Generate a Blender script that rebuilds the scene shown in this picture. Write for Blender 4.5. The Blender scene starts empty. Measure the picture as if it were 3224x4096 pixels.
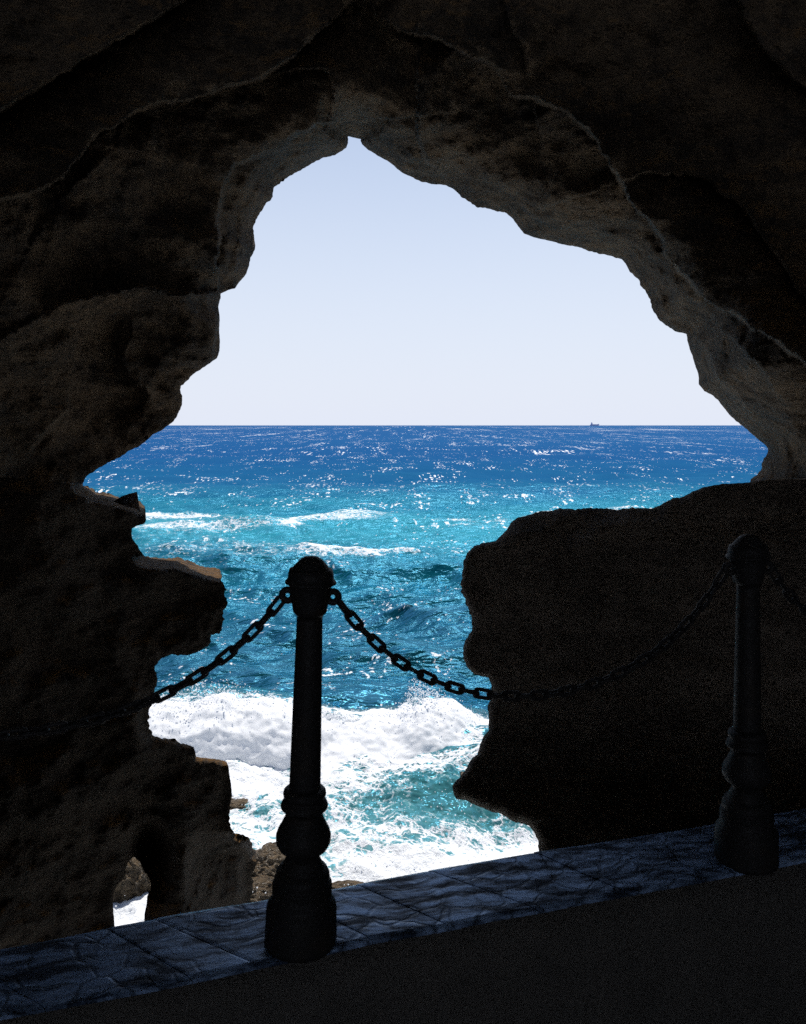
import bpy, bmesh, math, random
import numpy as np
from mathutils import Vector, noise
from mathutils.geometry import delaunay_2d_cdt
random.seed(7); rng = np.random.default_rng(7)
S = bpy.context.scene
COL = S.collection
PI = math.pi

# ------------------------------------------------------------------ camera
F = 3214.0; CX, CY = 1612.0, 2048.0            # focal length and centre in photo pixels
PITCH = math.radians(6.16); CAMZ = 1.458
SEA = -5.0
cp, sp_ = math.cos(PITCH), math.sin(PITCH)
FWD = np.array([0, cp, -sp_]); UP = np.array([0, sp_, cp]); RT = np.array([1.0, 0, 0])
CAM = np.array([0, 0, CAMZ])

def ray(px, py):
    px = np.asarray(px, float); py = np.asarray(py, float)
    return RT * ((px - CX) / F)[..., None] + UP * (-(py - CY) / F)[..., None] + FWD

def at_depth(px, py, d):
    return CAM + ray(px, py) * np.asarray(d, float)[..., None]

def on_plane(px, py, z):
    r = ray(px, py); t = (z - CAMZ) / r[..., 2]
    return CAM + r * t[..., None]

def slope(py):                                  # downward slope of a pixel row, on the optical axis
    return math.tan(math.atan((py - CY) / F) + PITCH)

cam = bpy.data.cameras.new('camera'); co = bpy.data.objects.new('camera', cam); COL.objects.link(co)
co.location = CAM; co.rotation_euler = (PI / 2 - PITCH, 0, 0)
cam.sensor_fit = 'VERTICAL'; cam.sensor_height = 32; cam.lens = 16 / (2048 / F)
cam.clip_start = 0.05; cam.clip_end = 120000
cam.dof.use_dof = True; cam.dof.focus_distance = 14; cam.dof.aperture_fstop = cam.lens / 3.0
S.camera = co

# ------------------------------------------------------------------ helpers
def link_mesh(name, me, mat, parent=None, smooth=True):
    if mat: me.materials.append(mat)
    if smooth: me.polygons.foreach_set('use_smooth', [True] * len(me.polygons))
    o = bpy.data.objects.new(name, me); COL.objects.link(o)
    if parent: o.parent = parent
    return o

def obj_bm(name, bm, mat, parent=None, smooth=True):
    bmesh.ops.recalc_face_normals(bm, faces=bm.faces)
    me = bpy.data.meshes.new(name); bm.to_mesh(me); bm.free()
    return link_mesh(name, me, mat, parent, smooth)

def tag(o, label=None, cat=None, group=None, kind=None):
    if label: o['label'] = label
    if cat: o['category'] = cat
    if group: o['group'] = group
    if kind: o['kind'] = kind
    return o

def empty(name, loc):
    o = bpy.data.objects.new(name, None); COL.objects.link(o); o.location = loc
    o.empty_display_size = .1
    return o

class NT:
    def __init__(self, mat):
        self.t = mat.node_tree; self.t.nodes.clear()
    def n(self, typ, inputs=None, **kw):
        nd = self.t.nodes.new(typ)
        for k, v in kw.items(): setattr(nd, k, v)
        for k, v in (inputs or {}).items():
            s = nd.inputs[k]
            if hasattr(v, 'is_output') or isinstance(v, bpy.types.NodeSocket): self.t.links.new(v, s)
            else: s.default_value = v
        return nd
    def math(self, op, a, b=0.0, c=None, clamp=False):
        d = {0: a, 1: b}
        if c is not None: d[2] = c
        return self.n('ShaderNodeMath', d, operation=op, use_clamp=clamp).outputs[0]
    def mix(self, f, a, b):
        nd = self.n('ShaderNodeMix', data_type='RGBA')
        for i, v in ((0, f), (6, a), (7, b)):
            if isinstance(v, bpy.types.NodeSocket): self.t.links.new(v, nd.inputs[i])
            else: nd.inputs[i].default_value = v
        return nd.outputs[2]
    def sstep(self, v, lo, hi, to0=0.0, to1=1.0):
        return self.n('ShaderNodeMapRange', {'Value': v, 'From Min': lo, 'From Max': hi, 'To Min': to0, 'To Max': to1},
                      interpolation_type='SMOOTHSTEP').outputs[0]
    def ramp(self, v, stops):
        nd = self.n('ShaderNodeValToRGB', {0: v}); e = nd.color_ramp.elements
        while len(e) < len(stops): e.new(0.5)
        for i, (p, c) in enumerate(stops):
            e[i].position = p; e[i].color = (*c, 1)
        return nd.outputs[0]

def material(name):
    m = bpy.data.materials.new(name); m.use_nodes = True
    return m, NT(m)

# ------------------------------------------------------------------ materials
def rock_material(name, dark, light, ochre=0.5, bump=1.0, rough=0.9):
    m, t = material(name)
    geo = t.n('ShaderNodeNewGeometry'); P = geo.outputs['Position']
    st = t.n('ShaderNodeMapping', {'Vector': P, 'Scale': (1, 1, 2.6)}).outputs[0]
    n1 = t.n('ShaderNodeTexNoise', {'Vector': st, 'Scale': 1.3, 'Detail': 8, 'Roughness': .65}).outputs['Fac']
    n2 = t.n('ShaderNodeTexNoise', {'Vector': P, 'Scale': 9, 'Detail': 8, 'Roughness': .7}).outputs['Fac']
    n3 = t.n('ShaderNodeTexNoise', {'Vector': st, 'Scale': 34, 'Detail': 6, 'Roughness': .75}).outputs['Fac']
    pit = t.n('ShaderNodeTexVoronoi', {'Vector': st, 'Scale': 14, 'Randomness': 1.0}, feature='F1').outputs['Distance']
    pit2 = t.n('ShaderNodeTexVoronoi', {'Vector': st, 'Scale': 42, 'Randomness': 1.0}, feature='F1').outputs['Distance']
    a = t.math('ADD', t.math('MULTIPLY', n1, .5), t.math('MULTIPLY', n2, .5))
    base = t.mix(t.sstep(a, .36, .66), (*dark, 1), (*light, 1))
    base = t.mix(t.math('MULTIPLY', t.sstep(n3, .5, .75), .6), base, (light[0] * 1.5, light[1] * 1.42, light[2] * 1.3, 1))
    pits = t.math('MULTIPLY', t.sstep(pit, .30, .05), t.sstep(n2, .45, .6))
    base = t.mix(t.math('MULTIPLY', pits, .8), base, (dark[0] * .25, dark[1] * .25, dark[2] * .25, 1))
    bed = t.n('ShaderNodeTexNoise', {'Vector': t.n('ShaderNodeMapping', {'Vector': P, 'Scale': (1.2, 1.2, 13), 'Rotation': (.12, .2, 0)}).outputs[0], 'Scale': 1.0, 'Detail': 7, 'Roughness': .7, 'Distortion': .6}).outputs['Fac']
    base = t.mix(t.math('MULTIPLY', t.sstep(bed, .56, .72), .55), base, (dark[0] * .45, dark[1] * .45, dark[2] * .45, 1))
    ck = t.n('ShaderNodeTexVoronoi', {'Vector': t.n('ShaderNodeVectorMath', {0: st, 1: t.n('ShaderNodeVectorMath', {0: t.n('ShaderNodeTexNoise', {'Vector': P, 'Scale': 2.5, 'Detail': 5}).outputs['Color'], 'Scale': .5}, operation='SCALE').outputs[0]}, operation='ADD').outputs[0], 'Scale': 1.6}, feature='DISTANCE_TO_EDGE').outputs['Distance']
    crack = t.math('MULTIPLY', t.math('MULTIPLY', t.sstep(ck, .02, .0), t.sstep(n1, .54, .64)), .6)
    base = t.mix(crack, base, (dark[0] * .15, dark[1] * .15, dark[2] * .15, 1))
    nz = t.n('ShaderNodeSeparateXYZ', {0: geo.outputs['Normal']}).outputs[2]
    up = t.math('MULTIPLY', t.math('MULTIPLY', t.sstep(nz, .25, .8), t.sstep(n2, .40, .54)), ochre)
    base = t.mix(up, base, (.19, .095, .024, 1))  # golden tone of sunlit tops put into the colour of upward faces
    h = t.math('ADD', t.math('MULTIPLY', n2, .08), t.math('MULTIPLY', n3, .03))
    h = t.math('ADD', h, t.math('MULTIPLY', t.sstep(pit, 0, .4), .03))
    h = t.math('ADD', h, t.math('MULTIPLY', t.sstep(pit2, 0, .4), .009))
    h = t.math('ADD', h, t.math('MULTIPLY', n1, .10)); h = t.math('ADD', h, t.math('MULTIPLY', bed, -.06)); h = t.math('ADD', h, t.math('MULTIPLY', crack, -.03))
    b = t.n('ShaderNodeBump', {'Height': h, 'Strength': bump, 'Distance': 1.0}).outputs[0]
    p = t.n('ShaderNodeBsdfPrincipled', {'Base Color': base, 'Roughness': rough, 'Normal': b, 'Specular IOR Level': .25})
    t.n('ShaderNodeOutputMaterial', {0: p.outputs[0]})
    return m

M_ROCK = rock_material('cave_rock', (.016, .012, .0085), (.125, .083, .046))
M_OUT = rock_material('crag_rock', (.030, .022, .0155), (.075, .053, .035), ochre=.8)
M_CHAMBER = rock_material('chamber_rock', (.24, .21, .18), (.36, .32, .27), ochre=0)  # pale, so the unseen walls bounce more light into the shade
M_MASS = rock_material('shaded_rock', (.13, .105, .085), (.32, .26, .21), ochre=.1)  # same rock in a paler colour, making up for missing fill light
M_WET = rock_material('wet_rock', (.035, .028, .02), (.17, .13, .085), ochre=.15, rough=.28)

def iron_material():
    m, t = material('painted_iron')
    P = t.n('ShaderNodeTexCoord').outputs['Object']
    n = t.n('ShaderNodeTexNoise', {'Vector': P, 'Scale': 60, 'Detail': 6, 'Roughness': .65}).outputs['Fac']
    n2 = t.n('ShaderNodeTexNoise', {'Vector': P, 'Scale': 9, 'Detail': 5}).outputs['Fac']
    c = t.mix(t.sstep(n2, .5, .72), (.018, .017, .018, 1), (.03, .024, .02, 1))
    b = t.n('ShaderNodeBump', {'Height': n, 'Strength': .35, 'Distance': .004}).outputs[0]
    p = t.n('ShaderNodeBsdfPrincipled', {'Base Color': c, 'Roughness': t.sstep(n, .3, .7, .5, .75), 'Normal': b, 'Specular IOR Level': .22})
    t.n('ShaderNodeOutputMaterial', {0: p.outputs[0]})
    return m
M_IRON = iron_material()

def slab_material():
    m, t = material('worn_slab_stone')
    P = t.n('ShaderNodeNewGeometry').outputs['Position']
    rot = t.n('ShaderNodeMapping', {'Vector': P, 'Rotation': (0, 0, math.radians(-11))}).outputs[0]
    warp = t.n('ShaderNodeTexNoise', {'Vector': rot, 'Scale': 3.2, 'Detail': 5}).outputs['Color']
    wv = t.n('ShaderNodeVectorMath', {0: warp, 1: (-.5, -.5, -.5)}, operation='ADD').outputs[0]
    wv = t.n('ShaderNodeVectorMath', {0: wv, 'Scale': .16}, operation='SCALE').outputs[0]
    pw = t.n('ShaderNodeVectorMath', {0: rot, 1: wv}, operation='ADD').outputs[0]
    st = t.n('ShaderNodeMapping', {'Vector': pw, 'Scale': (6, 26, 10)}).outputs[0]
    rip = t.n('ShaderNodeTexNoise', {'Vector': st, 'Scale': 1.0, 'Detail': 5, 'Roughness': .6}).outputs['Fac']
    vm = t.n('ShaderNodeMapping', {'Vector': pw, 'Scale': (9, 15, 10)}).outputs[0]
    vein = t.n('ShaderNodeTexVoronoi', {'Vector': vm, 'Scale': 1.0}, feature='DISTANCE_TO_EDGE').outputs['Distance']
    big = t.n('ShaderNodeTexNoise', {'Vector': P, 'Scale': 2.2, 'Detail': 3}).outputs['Fac']
    v = t.math('MULTIPLY', t.sstep(vein, .085, .01), t.sstep(big, .36, .52))
    fine = t.n('ShaderNodeTexNoise', {'Vector': P, 'Scale': 120, 'Detail': 4, 'Roughness': .7}).outputs['Fac']
    c = t.mix(t.sstep(rip, .38, .66), (.018, .027, .05, 1), (.34, .50, .82, 1))  # sky reflection put into the stone colour as blue ripple streaks
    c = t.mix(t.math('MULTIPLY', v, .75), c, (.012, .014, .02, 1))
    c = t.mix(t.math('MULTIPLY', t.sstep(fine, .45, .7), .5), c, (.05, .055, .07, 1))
    h = t.math('ADD', t.math('MULTIPLY', rip, .012), t.math('MULTIPLY', v, -.008))
    h = t.math('ADD', h, t.math('MULTIPLY', fine, .001))
    b = t.n('ShaderNodeBump', {'Height': h, 'Strength': .22, 'Distance': 1.0}).outputs[0]
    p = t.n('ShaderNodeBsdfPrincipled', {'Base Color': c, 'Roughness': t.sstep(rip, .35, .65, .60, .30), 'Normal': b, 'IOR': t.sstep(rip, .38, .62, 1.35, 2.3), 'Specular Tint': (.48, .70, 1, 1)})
    t.n('ShaderNodeOutputMaterial', {0: p.outputs[0]})
    return m
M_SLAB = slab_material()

def floor_material():
    m, t = material('cave_floor_stone')
    P = t.n('ShaderNodeNewGeometry').outputs['Position']
    n = t.n('ShaderNodeTexNoise', {'Vector': P, 'Scale': 7, 'Detail': 8, 'Roughness': .65}).outputs['Fac']
    c = t.mix(n, (.05, .047, .044, 1), (.11, .10, .09, 1))
    b = t.n('ShaderNodeBump', {'Height': n, 'Strength': .6, 'Distance': .05}).outputs[0]
    p = t.n('ShaderNodeBsdfPrincipled', {'Base Color': c, 'Roughness': .85, 'Normal': b})
    t.n('ShaderNodeOutputMaterial', {0: p.outputs[0]})
    return m
M_FLOOR = floor_material()

# ------------------------------------------------------------------ traced outlines (photo pixels)
def conv(pts, ox, oy, s): return [(ox + x / s, oy + y / s) for x, y in pts]
S1 = 1708 / 1612; S3 = 1708 / 1200; S4 = 1708 / 1224; S5 = 1708 / 1400; S6 = 1708 / 1824; SD = 1708 / 3224
left_up = conv([(1475,578),(1475,605),(1467,625),(1450,640),(1420,658),(1370,670),(1330,690),(1300,705),(1250,735),(1215,755),(1185,775),(1165,790),(1158,805),(1155,835),(1125,865),(1112,885),(1095,915),(1080,945),(1072,970),(1080,1010),(1082,1050),(1072,1075),(1060,1090),(1055,1125),(1045,1160),(1015,1195),(995,1222),(960,1232),(935,1245),(935,1265)], 0, 0, S1) + \
    conv([(1252,0),(1245,40),(1252,100),(1247,180),(1252,240),(1250,290),(1235,330),(1210,350),(1150,390),(1115,412),(1085,435),(1060,460),(1027,485),(1027,510),(1035,540),(1035,590),(1025,620),(1010,655),(990,690),(960,715),(910,748),(870,765),(830,805),(790,835),(740,855),(690,890),(650,912),(620,920),(590,945),(545,970),(500,1000),(480,1025),(472,1042)], 0, 1200, S3)
right_up = conv([(1530,590),(1533,612),(1560,635),(1600,660),(1640,680),(1670,700)], 0, 0, S1) + \
    conv([(0,735),(60,762),(120,778),(160,780),(205,795),(225,810),(250,835),(290,860),(315,880),(350,885),(400,897),(430,898),(465,930),(490,960),(510,988),(560,1007),(620,1020),(680,1035),(750,1050),(800,1065),(840,1077),(890,1088),(925,1097),(945,1115),(955,1140),(975,1165),(1003,1187),(1005,1205),(1030,1235),(1045,1265)], 1612, 0, S1) + \
    conv([(845,25),(855,60),(890,110),(940,150),(980,175),(1040,190),(1050,250),(1075,310),(1090,370),(1105,410),(1110,470),(1140,510),(1190,535),(1220,565),(1255,610),(1290,650),(1340,690),(1390,735),(1440,780),(1475,805),(1497,830),(1490,860),(1465,905),(1455,950),(1420,985),(1398,1012)], 2000, 1200, S4)
left_low = conv([(472,1042),(490,1058),(520,1070),(550,1095),(580,1103),(640,1107),(700,1125),(750,1137),(795,1145),(822,1170),(830,1200),(832,1250),(820,1275),(780,1285),(750,1300),(748,1330),(755,1360),(785,1395),(790,1415),(820,1455),(830,1462),(880,1467),(940,1468),(980,1466),(1010,1463),(1050,1475),(1085,1490),(1130,1510),(1190,1520),(1245,1535),(1260,1570),(1265,1610),(1280,1640),(1283,1690),(1300,1735),(1285,1765),(1275,1800),(1283,1825),(1268,1850),(1265,1885),(1250,1900),(1200,1905),(1197,1950),(1185,1970),(1150,1985),(1110,2010),(1070,2025),(1020,2022),(980,2018),(940,2030),(915,2045),(885,2080),(882,2110)], 0, 1200, S3) + \
    conv([(768,125),(765,160),(760,190),(750,215),(748,245),(735,280),(725,310),(722,350),(730,380),(740,410),(780,428),(850,438),(855,448),(930,465),(945,475),(955,500),(958,520),(1000,525),(1050,530),(1105,545),(1115,570),(1122,610),(1130,660),(1128,720),(1120,800),(1125,860),(1140,890),(1175,908),(1205,915),(1235,950),(1255,985),(1255,1040),(1240,1075),(1222,1100),(1235,1130),(1235,1180),(1220,1220)], 0, 2600, S5)
right_low = conv([(1398,1012),(1395,1019),(1320,1022),(1240,1025),(1150,1045),(1080,1065),(1020,1095),(960,1110),(900,1140),(845,1168),(800,1160),(740,1157),(700,1162),(650,1165),(590,1160),(540,1163),(480,1162),(420,1165),(370,1163),(320,1168),(280,1175),(200,1182),(150,1200),(90,1220),(60,1245),(45,1275),(15,1305)], 2000, 1200, S4) + \
    conv([(1050,1147),(1020,1151),(1005,1155),(990,1175),(980,1195),(978,1225),(977,1255),(985,1265),(992,1290),(1000,1310),(1000,1335),(988,1355),(982,1370),(982,1395),(990,1415),(1005,1430)], 0, 0, SD) + \
    conv([(490,97),(520,103),(530,130),(530,180),(515,210),(520,240),(520,300),(500,325),(485,360),(478,390),(450,415),(440,440),(420,465),(400,490),(385,510),(390,545),(395,558),(430,562),(480,585),(530,605),(560,610),(600,635),(640,650),(670,660),(695,690),(703,715),(706,745)], 1400, 2600, S6)
cave_hole = conv([(655,1010),(630,1030),(612,1060),(612,1090),(600,1120),(575,1145),(558,1170),(550,1215),(553,1270),(560,1345),(580,1420),(700,1420),(705,1330),(705,1290),(712,1250),(718,1200),(735,1170),(738,1140),(720,1100),(700,1070),(680,1030)], 0, 2600, S5)

def rough_line(pts, step, amp, seed, closed=False):
    """resample a traced outline and add the crumbly fine relief of broken rock"""
    P = np.array(pts, float)
    if closed: P = np.vstack([P, P[:1]])
    seg = np.hypot(*np.diff(P, axis=0).T); s = np.concatenate([[0], np.cumsum(seg)])
    n = max(2, int(s[-1] / step)); q = np.linspace(0, s[-1], n + 1)
    X = np.interp(q, s, P[:, 0]); Y = np.interp(q, s, P[:, 1])
    tx = np.gradient(X); ty = np.gradient(Y); L = np.hypot(tx, ty) + 1e-9
    off = np.empty(n + 1)
    for i in range(n + 1):
        v = Vector((X[i] * .013, Y[i] * .013, seed))
        mod = .35 + 1.1 * max(0, noise.noise(Vector((X[i] * .004, Y[i] * .004, seed + 9))) + .35)
        off[i] = amp * mod * (noise.noise(v) * 1.0 + noise.noise(v * 2.7) * .9 + noise.noise(v * 6.1) * .95)
    off[0] = 0; off[-1] = 0
    X = X - ty / L * off; Y = Y + tx / L * off
    out = np.stack([X, Y], 1)
    return out[:-1] if closed else out

# ------------------------------------------------------------------ 2-D distance helpers
def dist_polyline(P, line):
    L = np.asarray(line, float); best = np.full(len(P), 1e9)
    for a, b in zip(L[:-1], L[1:]):
        d = b - a; q = np.clip(((P - a) @ d) / (d @ d + 1e-9), 0, 1)
        best = np.minimum(best, np.hypot(*(P - a - q[:, None] * d).T))
    return best

def inside(P, poly):
    L = np.asarray(poly, float); x, y = P[:, 0], P[:, 1]; c = np.zeros(len(P), bool)
    j = len(L) - 1
    for i in range(len(L)):
        xi, yi = L[i]; xj, yj = L[j]
        m = ((yi > y) != (yj > y))
        if yi != yj: c ^= m & (x < (xj - xi) * (y - yi) / (yj - yi) + xi)
        j = i
    return c

def fbm(P3, scale, octaves, seed=0.0):
    out = np.empty(len(P3))
    for i, p in enumerate(P3):
        out[i] = noise.fractal(Vector((p[0] * scale + seed, p[1] * scale, p[2] * scale)), 1.0, 2.1, octaves)
    return out

def ridged(P3, scale, octaves, seed=0.0):
    out = np.empty(len(P3))
    for i, p in enumerate(P3):
        out[i] = noise.ridged_multi_fractal(Vector((p[0] * scale + seed, p[1] * scale, p[2] * scale)), 1.0, 2.1, octaves, 1.0, 2.0)
    return out

# ------------------------------------------------------------------ rock faces
def rock_patch(name, mat, lip, rest, depth_fn, hole=None, fine=(0, 0, 3224, 4096), step=11, back=.7, out=.35, relief=1.0, seed=0.0):
    """a sheet of rock bounded by a lip (open edge) and a hidden rest; the lip is carried back as the far side of the rock"""
    lip = np.asarray(lip); rest = np.asarray(rest, float)
    bound = np.vstack([lip, rest])
    sets = [bound]; edges = []
    n0 = len(bound); edges += [(i, (i + 1) % n0) for i in range(n0)]
    if hole is not None:
        k = n0; nh = len(hole); sets.append(hole); edges += [(k + i, k + (i + 1) % nh) for i in range(nh)]
    x0, y0 = bound.min(0); x1, y1 = bound.max(0)
    fx0, fy0, fx1, fy1 = fine
    gx, gy = np.meshgrid(np.arange(max(x0, fx0 - 100), min(x1, fx1 + 100), step), np.arange(max(y0, fy0 - 100), min(y1, fy1 + 100), step))
    G = np.stack([gx.ravel(), gy.ravel()], 1) + rng.uniform(-.32, .32, (gx.size, 2)) * step
    cs = 90
    gx, gy = np.meshgrid(np.arange(x0, x1, cs), np.arange(y0, y1, cs))
    H = np.stack([gx.ravel(), gy.ravel()], 1) + rng.uniform(-.3, .3, (gx.size, 2)) * cs
    H = H[(H[:, 0] < fx0 - 120) | (H[:, 0] > fx1 + 120) | (H[:, 1] < fy0 - 120) | (H[:, 1] > fy1 + 120)]
    G = np.vstack([G, H]); G = G[inside(G, bound)]
    near = dist_polyline(G, lip[::2]) < step * .55
    G = G[~near]
    if hole is not None:
        G = G[~inside(G, hole)]; G = G[dist_polyline(G, np.vstack([hole, hole[:1]])) > step * .5]
    V2 = np.vstack(sets + [G])
    r = delaunay_2d_cdt([Vector(v) for v in V2], edges, [], 0, 1e-5)
    P = np.array([(v.x, v.y) for v in r[0]]); T = np.array([list(f) for f in r[2] if len(f) == 3])
    cen = P[T].mean(1); ok = inside(cen, bound)
    if hole is not None: ok &= ~inside(cen, hole)
    T = T[ok]
    D = depth_fn(P)
    A = at_depth(P[:, 0], P[:, 1], D)
    dl = dist_polyline(P, lip)
    if hole is not None: dl = np.minimum(dl, dist_polyline(P, np.vstack([hole, hole[:1]])))
    fade = np.clip(dl / 60, .25, 1)
    st = A * np.array([1, 1, 1.7])
    D = D - relief * ((ridged(st, .9, 5, seed) - 1.0) * .07 * np.clip(dl / 120, .3, 1) + fbm(st, 1.7, 4, seed + 3) * .10 * fade
                      + fbm(A, 7, 4, seed + 7) * .035 * np.clip(dl / 20, .4, 1))
    A = at_depth(P[:, 0], P[:, 1], np.maximum(D, 1.0))
    verts = [tuple(v) for v in A]; faces = [tuple(int(i) for i in f) for f in T]
    # the far side: boundary edges on the lip or the hole, carried back along the sight line and outwards
    cnt = {}
    for f in faces:
        for a, b in ((f[0], f[1]), (f[1], f[2]), (f[2], f[0])):
            k = (min(a, b), max(a, b)); cnt[k] = None if k in cnt else (a, b)
    onlip = dl < 1.0
    bed = [e for e in cnt.values() if e and onlip[e[0]] and onlip[e[1]]]
    nrm = {}
    for a, b in bed:                                  # outward (into the rock) direction in the image plane
        d = P[b] - P[a]; n_ = np.array([-d[1], d[0]]); n_ /= np.hypot(*n_) + 1e-9
        for i in (a, b): nrm[i] = nrm.get(i, np.zeros(2)) + n_
    tri_c = {}
    for f in faces:
        c = P[list(f)].mean(0)
        for a, b in ((f[0], f[1]), (f[1], f[2]), (f[2], f[0])): tri_c[(a, b)] = c
    for a, b in bed[:1]:
        sgn = 1 if np.dot(nrm[a], tri_c[(a, b)] - P[a]) > 0 else -1
    sg = np.sign(sum(np.sign(np.dot(np.array([-(P[b] - P[a])[1], (P[b] - P[a])[0]]), tri_c[(a, b)] - P[a])) for a, b in bed)) if bed else 1
    prev = None
    rings = [(.10, .02), (.35, .16), (1.0, 1.0)]
    idx = {i: i for i in nrm}
    for fb, fo in rings:
        new = {}
        for i, n_ in nrm.items():
            n2 = sg * n_ / (np.hypot(*n_) + 1e-9)
            dirv = ray(P[i, 0], P[i, 1]); dirv = dirv / np.linalg.norm(dirv)
            side = RT * n2[0] - UP * n2[1]
            wob = noise.noise(Vector((P[i, 0] * .01, P[i, 1] * .01, fb * 5 + seed))) * .15 * fb
            v = A[i] + dirv * (back * (fb + wob)) + side * (out * fo)
            new[i] = len(verts); verts.append(tuple(v))
        for a, b in bed: faces.append((idx[b], idx[a], new[a], new[b]))
        idx = new
    me = bpy.data.meshes.new(name); me.from_pydata(verts, [], faces); me.update()
    return link_mesh(name, me, mat)

def d2s(pts): return np.array(pts, float) / SD        # 1708-wide tracing -> photo pixels

MARG = 4600
lip_arch = np.vstack([rough_line(left_up[::-1], 5, 4.2, 1.0), rough_line([left_up[0], right_up[0]], 5, 2, 2.0)[1:-1], rough_line(right_up, 5, 4.0, 3.0)])
# creases of the vault, traced from the photograph; on the outer side of each the rock stands forward as an overhanging fold
def crease(P, pts, outer, step, reach, edge=9.0):
    L = rough_line(d2s(pts), 26, 11, pts[0][0] * .37 + 5); best = np.full(len(P), 1e9); side = np.zeros(len(P))
    for a, b in zip(L[:-1], L[1:]):
        d = b - a; q = np.clip(((P - a) @ d) / (d @ d), 0, 1); v = P - a - q[:, None] * d; r = np.hypot(*v.T)
        cr = d[0] * (P[:, 1] - a[1]) - d[1] * (P[:, 0] - a[0])
        m = r < best; best[m] = r[m]; side[m] = np.sign(cr[m])
    ends = np.minimum(np.hypot(*(P - L[0]).T), np.hypot(*(P - L[-1]).T))
    k = np.clip(ends / 150, 0, 1)
    return np.where(side == outer, -step * k * np.exp(-best / reach) * np.clip(best / (edge * (1 + .8 * np.sin(P[:, 0] * .021 + P[:, 1] * .017))), 0, 1), 0)

# outer = -1: the fold stands left of the direction of travel in the picture, +1: right of it
CREASES = [
    ([(-120,520),(0,430),(60,415),(130,380),(200,290),(300,235),(400,212),(480,190),(560,170),(640,108),(760,-10),(800,-60)], -1, .42, 300),
    ([(770,20),(850,70),(950,98),(1040,145),(1085,205),(1130,215),(1200,235),(1250,290),(1285,335),(1330,420),(1390,495),(1430,570),(1500,640),(1600,700),(1720,785),(1800,830)], -1, .50, 330),
    ([(470,640),(462,560),(468,460),(478,385),(500,352),(545,335),(600,320),(640,285),(668,266),(740,258)], -1, .30, 170),
    ([(882,80),(878,150),(884,220),(880,290),(900,340),(940,380)], -1, .38, 150),
    ([(95,660),(150,625),(240,616),(300,600),(340,610),(390,622),(475,612)], 1, .34, 150),
    ([(-160,330),(0,243),(110,172),(200,112),(300,62),(400,0),(480,-60)], -1, .38, 380),
    ([(1050,-40),(1080,60),(1110,110),(1125,190)], -1, .22, 160),
    ([(1540,-60),(1570,40),(1610,95),(1650,150),(1740,215)], -1, .30, 260),
    ([(1300,390),(1380,370),(1480,380),(1570,440),(1640,540),(1708,640),(1760,720)], -1, .22, 220),
    ([(560,170),(620,150),(690,148),(704,190),(700,262)], -1, .22, 90),
    ([(262,650),(275,700),(250,760),(300,830),(300,900)], -1, .22, 110),
    ([(110,440),(170,370),(245,300)], 1, .16, 120),
    ([(40,1000),(90,930),(150,870),(160,800)], -1, .2, 130),
    ([(1465,700),(1500,760),(1540,830),(1600,900)], -1, .2, 70),
    ([(1520,690),(1600,770),(1650,850)], -1, .18, 60),
]
def arch_depth(P):
    d = dist_polyline(P, lip_arch[::3]); x, y = P[:, 0] * SD, P[:, 1] * SD
    def blob(cx, cy, rx, ry, a): return a * np.exp(-(((x - cx) / rx) ** 2 + ((y - cy) / ry) ** 2))
    k = .75 + blob(1600, 800, 190, 260, .9) + blob(720, 280, 150, 120, .7) + blob(500, 560, 70, 90, .2) + blob(1250, 480, 200, 100, .35) - blob(300, 760, 240, 260, .62) - blob(100, 980, 180, 130, .3)
    D = 6.9 - k * (1 - np.exp(-d / 150)) - 2.5 * np.clip(d / 2600, 0, 1.25)
    D -= (x - 360) / 110 * blob(360, 750, 120, 130, .30)
    for c in CREASES: D += crease(P, *c)
    return np.maximum(D, 2.95)

rest = np.array([(3240, 1912), (3300, 2500), (3900, 2500), (MARG + 3224, 2500), (MARG + 3224, -MARG), (-MARG, -MARG), (-MARG, 2300), (-600, 2300), (-100, 2150), (150, 2010)], float)
rest = rough_line(rest, 120, 0, 0)
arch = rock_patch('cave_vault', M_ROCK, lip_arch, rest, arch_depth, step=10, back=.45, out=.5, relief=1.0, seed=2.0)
tag(arch, kind='structure')

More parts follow.
